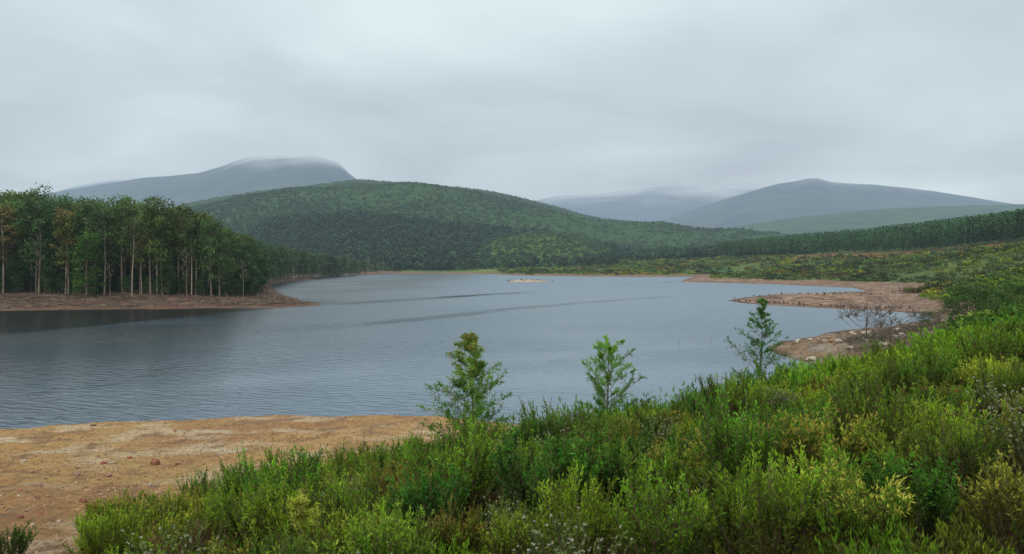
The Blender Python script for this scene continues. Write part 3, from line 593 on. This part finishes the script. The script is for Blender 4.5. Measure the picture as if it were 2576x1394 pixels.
umb = shrub(211, 1.5, 1.0, 26, 8, 14, .06, .018, (.12, .21, .03), (.2, .2, .12), (.3, .26, .2), twl=.25)
uniq(umb, 'umbrella_shrub', 'spreading shrub with grey stems and green canopy left of the rightmost sapling', 1818, 36, 1.15)
con = sapling(212, 1.15, .55, lambda t: (1-t)**.7+.1, 50, 10, 11, .05, .011, ((.15, .18, .02), (.26, .28, .03)), 1.6, jit=.75)
uniq(con, 'golden_conifer_shrub', 'golden yellow green feathery shrub standing out at the bottom of the view', 765, 10.6, 1.05, 0)
fy = shrub(213, 1.2, .7, 26, 6, 14, .065, .024, (.13, .21, .02), (.07, .08, .02), TW, .5)
uniq(fy, 'lone_shrub', 'loose leafy shrub at the edge of the sandy beach left of the gum sapling', 605, 25.5, 1.3)
uniq(fy, 'lone_shrub', 'small flat topped green shrub against the sand between lone shrub and gum sapling', 935, 29.8, 1.25)
uniq(kinds['broadleaf_bush'][0][0], 'round_bush', 'small round green bush alone on the sand at bottom left corner', 20, 18.2, .85)
ylw = shrub(214, .9, .7, 34, 8, 18, .052, .015, (.14, .24, .015), (.06, .05, .015), TW, flower=(.75, .55, .03), nfl=45, single=True)
uniq(ylw, 'yellow_flowering_bush', 'green bush dotted with yellow flowers at the left end of the shrub slope', 335, 18.5, 1.05)
red = shrub(215, 1.1, .55, 32, 8, 18, .052, .015, (.13, .23, .015), (.06, .05, .015), TW, flower=(.5, .02, .02), nfl=5, single=True)
uniq(red, 'red_flowering_bush', 'bush carrying a few small red flowers on the right of the slope', 2350, 13.5, 1.0)
uniq(red, 'red_flowering_bush', 'bush with tiny red flowers in the middle of the shrub slope', 1075, 17.5, .8)
big = shrub(216, 1.7, .65, 46, 11, 20, .062, .018, (.085, .21, .012), (.03, .045, .012), TW)
uniq(big, 'mounded_bush', 'large dark green mounded bush right of the gum sapling', 1400, 20.5, 1.05)
uniq(big, 'mounded_bush', 'large dark green bush beneath the conical gum sapling', 1225, 24.5, .55)
rd = gum_tree(6, .05, 3.2, 46, 60, (.026, .056, .011), GREYB, 217, tr=.12, leafL=.4, spread=.2, clr=.9)
rng = np.random.default_rng(8)
for px, Y, s, lab in ((2440, 128, .95, 'large dark green rounded bush above the bare spit at right'), (2500, 135, .85, 'dark green bush right of the large rounded bush above the spit'), (2395, 122, .6, 'smaller dark bush left of the large rounded bush above the spit'), (2335, 128, .45, 'small green bush at the edge of the bare ground above the spit'), (2550, 118, .7, 'dark bush at the right edge above the spit')):
    put(rd, 'rounded_bush', lab, 'bush', px, Y, s)
db = gum_tree(4.2, .05, 3.8, 26, 0, (0, 0, 0), (.15, .12, .10), 218, tr=.09, dead=True)
rng = np.random.default_rng(9)
put(db, 'dead_bush', 'leafless grey branching bush on the stony spit at right', 'dead bush', 2180, 122, 1.15)
put(db, 'dead_bush', 'smaller leafless bush at the foot of the stony spit', 'dead bush', 2240, 112, .75)
put(db, 'dead_bush', 'low wide leafless bush at the right end of the stony spit', 'dead bush', 2320, 116, .7)

placed = list(pts); cand = 0; nind = 0
while nind < 300 and cand < 16000:
    cand += 1
    px = random.uniform(40, 2640); Y = math.sqrt(random.uniform(6.9**2, 25.5**2)); X = XofP(px, Y)
    ym = np.interp(px, *YMX)
    if px < 165+1500/Y or Y > ym: continue
    if not spaced(X, Y, .66+.016*Y, placed): continue
    placed.append((X, Y))
    nz = float(fbm(np.array([X/2.6]), np.array([Y/3.5]), 3)[0])+random.uniform(-.3, .3)
    k = 'olive_bush' if nz > .3 else 'heath_bush' if nz > -.22 else random.choice(['broadleaf_bush', 'heath_bush', 'broadleaf_bush', 'heath_bush'])
    if random.random() < .06 and Y > 12: k = 'dry_bush'
    if random.random() < .07: k = 'white_flowering_bush'
    pr, lab, grp = kinds[k]; s = random.uniform(.75, 1.35)*(.8 if Y < 10 else 1); sw = random.uniform(.9, 1.15)
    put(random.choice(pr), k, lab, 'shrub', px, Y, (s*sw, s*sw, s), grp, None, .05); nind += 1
print('individual shrubs', nind)
def low_shrub(seed, h, r, n, L, Wd, top, bot):
    rg = np.random.default_rng(seed); ns = 24; sa = rg.random(ns)*2*PI; sq = np.sqrt(rg.random(ns)); sh = (.6+.6*rg.random(ns))*(1-.25*sq); sbv = .55+.9*rg.random(ns)
    w = rg.integers(0, ns, n); t = rg.random(n)**.6; fan = .25+.75*t
    C = np.stack([np.cos(sa[w])*sq[w]*r*fan, np.sin(sa[w])*sq[w]*r*fan, h*sh[w]*t-.05], 1)+rg.normal(size=(n, 3))*.045*(1.4-t[:, None]); D = np.stack([np.cos(sa[w])*sq[w]*.5, np.sin(sa[w])*sq[w]*.5, np.full(n, 1.1)], 1)+rg.normal(size=(n, 3))*.26
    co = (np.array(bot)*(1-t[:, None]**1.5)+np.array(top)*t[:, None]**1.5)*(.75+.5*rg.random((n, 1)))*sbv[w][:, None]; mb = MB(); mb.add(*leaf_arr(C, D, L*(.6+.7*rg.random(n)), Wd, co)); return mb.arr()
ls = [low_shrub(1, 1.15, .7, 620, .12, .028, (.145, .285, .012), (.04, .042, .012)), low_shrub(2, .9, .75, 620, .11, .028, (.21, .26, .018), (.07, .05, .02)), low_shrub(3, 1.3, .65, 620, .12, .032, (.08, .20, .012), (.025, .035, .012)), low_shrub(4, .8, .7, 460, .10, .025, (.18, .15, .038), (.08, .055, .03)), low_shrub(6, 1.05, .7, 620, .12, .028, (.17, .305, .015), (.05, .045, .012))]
n = 7500; px = rng.uniform(150, 2760, n); Y = np.sqrt(rng.uniform(6.2**2, 75**2, n)); X = XofP(px, Y)
n2_ = 520; px = np.append(px, rng.uniform(300, 2760, n2_)); Y = np.append(Y, rng.uniform(6.2, 12, n2_)); X = XofP(px, Y); z = height(X, Y); nr_, _, _ = vegmask(px, Y, z, X)
own = np.array(placed); ok = nr_.copy()
for i in np.where(nr_)[0]:
    if Y[i] < 26 and ((own[:, 0]-X[i])**2+(own[:, 1]-Y[i])**2).min() < (.36 if Y[i] > 12 else .12): ok[i] = False
px, X, Y, z = px[ok], X[ok], Y[ok], z[ok]; n = len(X); print('mass shrubs', n)
nz = fbm(X/4, Y/6, 3); wh = np.where(nz > .2, 1, np.where(nz < -.2, 2, rng.choice([0, 4, 0, 1, 3], n))); small = np.where(Y < 12, .42, np.where(Y < 25, .55, 1.))
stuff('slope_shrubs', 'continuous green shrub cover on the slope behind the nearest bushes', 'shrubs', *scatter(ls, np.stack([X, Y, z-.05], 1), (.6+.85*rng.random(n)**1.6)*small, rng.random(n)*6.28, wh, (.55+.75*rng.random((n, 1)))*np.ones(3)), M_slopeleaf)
n = 7000; px = rng.uniform(2380, 2900, n); Y = np.sqrt(rng.uniform(70**2, 260**2, n)); X = XofP(px, Y); z = height(X, Y); nr_, fr_, _ = vegmask(px, Y, z, X); k = nr_ | fr_; X, Y, z = X[k], Y[k], z[k]; n = len(X)
stuff('upper_bank_shrubs', 'green shrubs on the rising bank at the right edge', 'shrubs', *scatter(sb, np.stack([X, Y, z-.1], 1), .4+.5*rng.random(n), rng.random(n)*6.28, rng.integers(0, 3, n), (.6+.65*rng.random((n, 1)))*np.array([1., 1.2, .6])), M_stuffleaf)
n = 4000; px = rng.uniform(150, 2700, n); Y = np.sqrt(rng.uniform(10**2, 30**2, n)); X = XofP(px, Y); z = height(X, Y); nr_, _, _ = vegmask(px, Y, z, X); X, Y, z = X[nr_], Y[nr_], z[nr_]; n = len(X)
B = np.repeat(np.stack([X, Y, z-.03], 1), 3, 0)+rng.normal(size=(n*3, 3))*np.array([.05, .05, 0]); D = rng.normal(size=(n*3, 3))*.35+np.array([0, 0, 1])
stuff('grass', 'thin olive and straw coloured grass between the bushes', 'grass', *leaf_arr(B, D, .2+.3*rng.random(n*3), .010, np.where(rng.random((n*3, 1)) < .3, np.array([[.17, .14, .05]]), np.array([[.09, .12, .02]]))), M_slopeleaf)

# ------------------------------------------------------------ rocks
import bmesh
def rock(seed, flat=.5):
    bm = bmesh.new(); bmesh.ops.create_icosphere(bm, subdivisions=3, radius=.5); V = np.array([v.co[:] for v in bm.verts]); Fc = np.array([[v.index for v in f.verts] for f in bm.faces]); bm.free()
    rg = np.random.default_rng(seed)
    for k in range(9):
        d = nrm(rg.normal(size=3)); lim = .28+.14*rg.random(); q = V@d; V = V-np.outer(np.maximum(q-lim, 0), d)
    V = V*np.array([1, .75, flat])+fbm(V[:, 0]*6+seed, V[:, 1]*6+V[:, 2]*5, 3)[:, None]*.03
    return V, Fc, np.tile(np.array([.3, .2, .13]), (len(V), 1))
RK = [rock(i, .35+.1*i) for i in range(4)]
def rock_mesh(i, c): V, Fc, _ = RK[i]; return mesh_np('stone', V, Fc, np.tile(np.array(c), (len(V), 1)), False)
rm = [rock_mesh(0, (.2, .11, .075)), rock_mesh(1, (.28, .17, .10)), rock_mesh(2, (.36, .30, .23)), rock_mesh(3, (.24, .09, .055))]
def putrock(mi, px, Y, s, label, group=None, cat='stone'):
    X = XofP(px, Y); zz_ = gz(X, Y)
    if Y < 85: zz_ += float(beach_relief(np.array([X]), np.array([Y]))[0])*min(1, max(0, float(sdist(np.array([X]), np.array([Y]))[0])/3))
    o = mobj('stone', rm[mi], M_rock); setp(o, label, cat, group); o.location = (X, Y, zz_+s*.1); o.rotation_euler = (random.uniform(-.2, .2), random.uniform(-.2, .2), random.random()*6); o.scale = (s, s, s)
def Yg(px, py):   # distance at which the ground is seen at this height
    a, b = 8., 68.
    Yt = np.linspace(a, b, 400); z = height(XofP(px, Yt), Yt); pp = HY+(H0-z)/Yt*F; i = np.where(pp <= py)[0]; return float(Yt[i[0]]) if len(i) else 60.
for mi, px, py, s, lab in ((3, 392, 1172, .75, 'largest reddish brown stone on the sandy beach'), (3, 262, 1172, .45, 'red stone left of the largest beach stone'), (0, 272, 1205, .42, 'dark flat stone below the red stone on the beach'), (0, 97, 1222, .6, 'flat brown slab lying low on the left beach'), (1, 448, 1168, .4, 'brown stone just right of the largest beach stone'), (2, 60, 1160, .35, 'pale stone near the left edge of the beach'), (0, 235, 1070, .55, 'dark stone at the waterline of the beach'), (1, 415, 1068, .4, 'small stone at the waterline left of centre')):
    putrock(mi, px, Yg(px, py), s, lab)
i = 0
while i < 130:
    px = random.uniform(-20, 1300); py = random.uniform(1075, 1380); Y = Yg(px, py)
    if Y < np.interp(px, *YMX)+1 and px > 150: continue
    putrock(random.randrange(4), px, Y, .12+.28*random.random()**2, 'small scattered stone lying on the ochre beach', 'small stones on the beach'); i += 1
for px, Y, s in ((2478, 60, .9), (2492, 62, .7), (2350, 104, 1.1), (2362, 106, .9)):
    putrock(2, px, Y, s, 'pale grey stone among the bushes at the right bank', 'pale stones on the right bank')
for i in range(95):
    px = random.uniform(1960, 2420); Y = random.uniform(108, 150)
    if gz(XofP(px, Y), Y) < .2: continue
    putrock(random.choice([0, 1, 2, 2]), px, Y, .4+1.4*random.random()**2, 'rough boulder among the rubble of the near stony spit', 'boulders of the stony spit')
tet = (np.array([[1, 0, -.3], [-.6, .8, -.3], [-.5, -.8, -.3], [0, .1, .55]])*.5, np.array([[0, 1, 3], [1, 2, 3], [2, 0, 3], [0, 2, 1]]), np.tile(np.array([[.30, .19, .11]]), (4, 1)))
n = 26000; px = rng.uniform(-60, 1500, n); Y = np.sqrt(rng.uniform(14**2, 71**2, n)); X = XofP(px, Y); z, d, _ = height(X, Y, True); nr_, _, _ = vegmask(px, Y, z, X); cl = fbm(X/4+3, Y/4, 4); k = (~nr_) & (z > .02) & (cl > -.15+.4*rng.random(n)-.2); X, Y, z = X[k], Y[k], z[k]; n = len(X)
z = z+np.clip(d[k]/3, 0, 1)*beach_relief(X, Y)
stuff('gravel', 'small gravel and pebbles strewn over the beach', 'gravel', *scatter([tet], np.stack([X, Y, z+.01], 1), .04+.18*rng.random(n)**3, rng.random(n)*6.28, np.zeros(n, int), (.4+1.5*rng.random((n, 1)))*np.ones(3)), M_rock)
n = 13000; px = rng.uniform(1700, 2480, n); Y = np.exp(rng.uniform(math.log(96), math.log(560), n)); X = XofP(px, Y); z, d, _ = height(X, Y, True); nr_, fr_, _ = vegmask(px, Y, z, X); k = (~nr_) & (~fr_) & (z > .05); X, Y, z = X[k], Y[k], z[k]; n = len(X)
stuff('spit_rubble', 'dark stones and rubble on the bare red spits', 'rubble', *scatter([tet], np.stack([X, Y, z+.02], 1), (.12+.65*rng.random(n)**3)*np.interp(Y, [100, 500], [.9, 1.7]), rng.random(n)*6.28, np.zeros(n, int), (.2+1.1*rng.random((n, 1)))*np.ones(3)), M_rock)

# ------------------------------------------------------------ stumps, logs, brushwood
def stump(seed):
    global rng
    rng = np.random.default_rng(seed); mb = MB(); V, Fc = tube([(0, 0, -.2), (0, 0, .1), (.03, 0, .45), (.05, .02, .6)], [.42, .27, .2, .17], 8); mb.add(V, Fc, (.07, .05, .04))
    for k in range(5):
        a = k*1.26+rng.random()*.5; V, Fc = tube([(0, 0, .2), (math.cos(a)*.35, math.sin(a)*.35, .05), (math.cos(a)*.8, math.sin(a)*.8, -.1)], [.12, .09, .03], 5); mb.add(V, Fc, (.08, .055, .045))
    mb.add([(-.12, -.12, .6), (.2, -.12, .6), (.2, .14, .6), (-.1, .14, .6)], [[0, 1, 2, 3]], (.12, .09, .06)); return mb.mesh('stump', False)
st = [stump(301), stump(302)]
for me in st: me.materials.append(M_wood)
def log(seed, ln):
    global rng
    rng = np.random.default_rng(seed); mb = MB(); t = np.linspace(0, 1, 7); path = np.stack([t*ln, np.sin(t*3+seed)*.25, .12+.12*np.sin(t*5)+.4*t*(seed % 2)], 1); V, Fc = tube(path, .17*(1-t*.75), 6); mb.add(V, Fc, (.14, .10, .075))
    for k in range(8):
        u = .2+.75*rng.random(); b = np.array([np.interp(u, t, path[:, q]) for q in range(3)]); e = b+np.array([.5*rng.random()+.3, rng.normal()*.9, abs(rng.normal())*1.1]); V, Fc = tube([b, (b+e)/2+rng.normal(size=3)*.1, e], [.06, .04, .015], 4); mb.add(V, Fc, (.16, .12, .09))
    return mb.mesh('log', True)
lg = [log(311, 6.5), log(312, 4.5), log(313, 8)]
for me in lg: me.materials.append(M_wood)
rng = np.random.default_rng(77)
def single(name, me, label, cat, px, Y, s, group, rx=0.):
    X = XofP(px, Y); z = gz(X, Y)
    if z < -.3: return
    o = bpy.data.objects.new(name, me); COL.objects.link(o); setp(o, label, cat, group); o.location = (X, Y, z); o.rotation_euler = (rx, 0, random.random()*6.28); o.scale = (s, s, s)
for i in range(26):
    single('tree_stump', st[i % 2], 'small dark stump on the low gravel island', 'stump', random.uniform(1275, 1400), random.uniform(520, 565), random.uniform(.6, 1.3), 'stumps on the little island')
for i in range(40):
    u = random.random(); px = 1835+460*u; Y = np.interp(px, [1835, 1900, 2100, 2295], [274, 258, 231, 219])+random.uniform(1, 5)
    single('tree_stump', st[i % 2], 'dark weathered stump near the waterline of the long striped spit', 'stump', px, Y, random.uniform(.6, 1.2), 'stumps along the striped spit')
for i in range(34):
    px = random.uniform(1840, 2350); Y = np.interp(px, [1840, 1950, 2350], [285, 320, 310])+random.uniform(-8, 10)
    single('tree_stump', st[i % 2], 'dark stump on the upper ground of the striped spit', 'stump', px, Y, random.uniform(.6, 1.3), 'stumps on the upper striped spit')
for i in range(60):
    px = random.uniform(-40, 760); Y = np.interp(px, [0, 560, 760], [226, 234, 244])+random.uniform(1, 30 if px < 600 else 9)
    single('driftwood_log', lg[i % 3], 'bleached branching log lying on the brown left bank', 'log', px, Y, random.uniform(.5, 1.3), 'logs strewn on the left bank')
for i in range(12):
    px = random.uniform(640, 800); Y = np.interp(px, [640, 700, 800], [330, 480, 575])+random.uniform(0, 14)
    single('driftwood_log', lg[i % 3], 'dark log on the second brown point behind the left bank', 'log', px, Y, random.uniform(.7, 1.3), 'logs on the second left point')
n = 13000; px = rng.uniform(-200, 1000, n); Y = np.exp(rng.uniform(math.log(222), math.log(620), n)); X = XofP(px, Y); z = height(X, Y); k = (z > .35) & (z < 5); X, Y, z = X[k], Y[k], z[k]; n = len(X)
A_ = np.stack([X, Y, z-.05], 1); B_ = A_+rng.normal(size=(n, 3))*np.array([1.2, 1.2, .35])+np.array([0, 0, .6])
V, Fc = tubes_simple(A_, B_, .07, .02); stuff('brushwood', 'tangle of dead twigs over the left bank', 'brushwood', V, Fc, np.repeat(np.where(rng.random((n, 1)) < .3, np.array([[.24, .19, .15]]), np.array([[.06, .042, .03]])), 6, 0), M_wood)
n = 6500; px = rng.uniform(2130, 2460, n); Y = rng.uniform(98, 150, n); X = XofP(px, Y); z = height(X, Y); nr_, _, _ = vegmask(px, Y, z, X); k = (z > .8) & (~nr_); X, Y, z = X[k], Y[k], z[k]; n = len(X)
A_ = np.stack([X, Y, z-.05], 1); B_ = A_+rng.normal(size=(n, 3))*np.array([.55, .55, .2])+np.array([0, 0, .5]); V, Fc = tubes_simple(A_, B_, .028, .01); stuff('dry_brush', 'dry grey brush on the neck of the stony spit', 'brushwood', V, Fc, np.repeat(np.where(rng.random((n, 1)) < .5, np.array([[.13, .105, .08]]), np.array([[.06, .055, .03]])), 6, 0), M_wood)
sk = MB(); V, Fc = tube([(0, 0, -1), (.05, 0, .3), (.02, .05, .75)], [.035, .03, .012], 5); sk.add(V, Fc, (.08, .065, .055)); skm = sk.mesh('stick'); skm.materials.append(M_wood)
for px, py in ((1706, 868), (1790, 862), (1530, 728), (1322, 735)):
    X, Y = W(px, py); o = bpy.data.objects.new('drowned_stick', skm); COL.objects.link(o); setp(o, 'thin dark stick poking out of the lake surface', 'stick', 'sticks standing in the water'); o.location = (X, Y, 0); o.rotation_euler = (.1, .15, random.random()*6)

# ------------------------------------------------------------ world, sun, camera
w = bpy.data.worlds.new('World'); SC.world = w; w.use_nodes = True; nt = w.node_tree; nt.nodes.clear(); N, L = nt.nodes.new, nt.links.new
el, az = math.radians(52), math.radians(200)
sky = N('ShaderNodeTexSky'); sky.sky_type = 'NISHITA'; sky.sun_disc = False; sky.sun_elevation = el; sky.sun_rotation = az; sky.dust_density = 4
ss = N('ShaderNodeVectorMath'); ss.operation = 'SCALE'; ss.inputs['Scale'].default_value = .08; L(sky.outputs[0], ss.inputs[0])
tc = N('ShaderNodeTexCoord'); sx = N('ShaderNodeSeparateXYZ'); L(tc.outputs['Generated'], sx.inputs[0])
zz = N('ShaderNodeMath'); zz.operation = 'ADD'; zz.inputs[1].default_value = .2; L(sx.outputs[2], zz.inputs[0])
zc = N('ShaderNodeMath'); zc.operation = 'MAXIMUM'; zc.inputs[1].default_value = .05; L(zz.outputs[0], zc.inputs[0])
dx = N('ShaderNodeMath'); dx.operation = 'DIVIDE'; L(sx.outputs[0], dx.inputs[0]); L(zc.outputs[0], dx.inputs[1])
dy = N('ShaderNodeMath'); dy.operation = 'DIVIDE'; L(sx.outputs[1], dy.inputs[0]); L(zc.outputs[0], dy.inputs[1])
cb = N('ShaderNodeCombineXYZ'); L(dx.outputs[0], cb.inputs[0]); L(dy.outputs[0], cb.inputs[1])
no = N('ShaderNodeTexNoise'); no.inputs['Scale'].default_value = .95; no.inputs['Detail'].default_value = 5; no.inputs['Roughness'].default_value = .45; no.inputs['Distortion'].default_value = .3; L(cb.outputs[0], no.inputs['Vector'])
g1 = N('ShaderNodeMapRange'); g1.interpolation_type = 'SMOOTHSTEP'; g1.inputs[1].default_value = .12; g1.inputs[2].default_value = .33; g1.inputs[3].default_value = .26; g1.inputs[4].default_value = .88; L(sx.outputs[2], g1.inputs[0])
g2 = N('ShaderNodeMapRange'); g2.inputs[1].default_value = .3; g2.inputs[2].default_value = .7; g2.inputs[3].default_value = -.40; g2.inputs[4].default_value = .44; L(no.outputs[0], g2.inputs[0])
ad = N('ShaderNodeMath'); ad.operation = 'ADD'; ad.use_clamp = True; L(g1.outputs[0], ad.inputs[0]); L(g2.outputs[0], ad.inputs[1])
cr = N('ShaderNodeValToRGB'); e = cr.color_ramp.elements; e[0].position = 0; e[0].color = (.475, .555, .63, 1); e[1].position = 1; e[1].color = (.77, .90, .93, 1); x = e.new(.5); x.color = (.60, .70, .76, 1); L(ad.outputs[0], cr.inputs[0])
# an overcast sky is brighter towards the zenith
gz_ = N('ShaderNodeMapRange'); gz_.interpolation_type = 'SMOOTHSTEP'; gz_.inputs[1].default_value = .34; gz_.inputs[2].default_value = .85; gz_.inputs[3].default_value = 1.; gz_.inputs[4].default_value = 1.7; L(sx.outputs[2], gz_.inputs[0])
mx = N('ShaderNodeMix'); mx.data_type = 'RGBA'; mx.inputs[0].default_value = .95; L(ss.outputs[0], mx.inputs[6]); L(cr.outputs[0], mx.inputs[7])
bg = N('ShaderNodeBackground'); L(gz_.outputs[0], bg.inputs[1]); L(mx.outputs[2], bg.inputs[0]); o = N('ShaderNodeOutputWorld'); L(bg.outputs[0], o.inputs[0])
ld = bpy.data.lights.new('sun', 'SUN'); ld.energy = 1.5; ld.angle = math.radians(18); ld.color = (1, .96, .9); lo = bpy.data.objects.new('sun', ld); COL.objects.link(lo)
from mathutils import Vector
dirv = Vector((math.sin(az)*math.cos(el), math.cos(az)*math.cos(el), math.sin(el))); lo.rotation_euler = dirv.to_track_quat('Z', 'Y').to_euler(); lo.location = (0, -20, 60)
cd = bpy.data.cameras.new('camera'); cd.sensor_width = 36; cd.lens = F/2576*36; cd.shift_y = -(697-HY)/2576; cd.clip_start = .1; cd.clip_end = 30000
co = bpy.data.objects.new('camera', cd); COL.objects.link(co); co.location = (0, 0, H0); co.rotation_euler = (PI/2, 0, 0); SC.camera = co
SC.view_settings.view_transform = 'Standard'; SC.view_settings.look = 'None'; SC.view_settings.exposure = 0
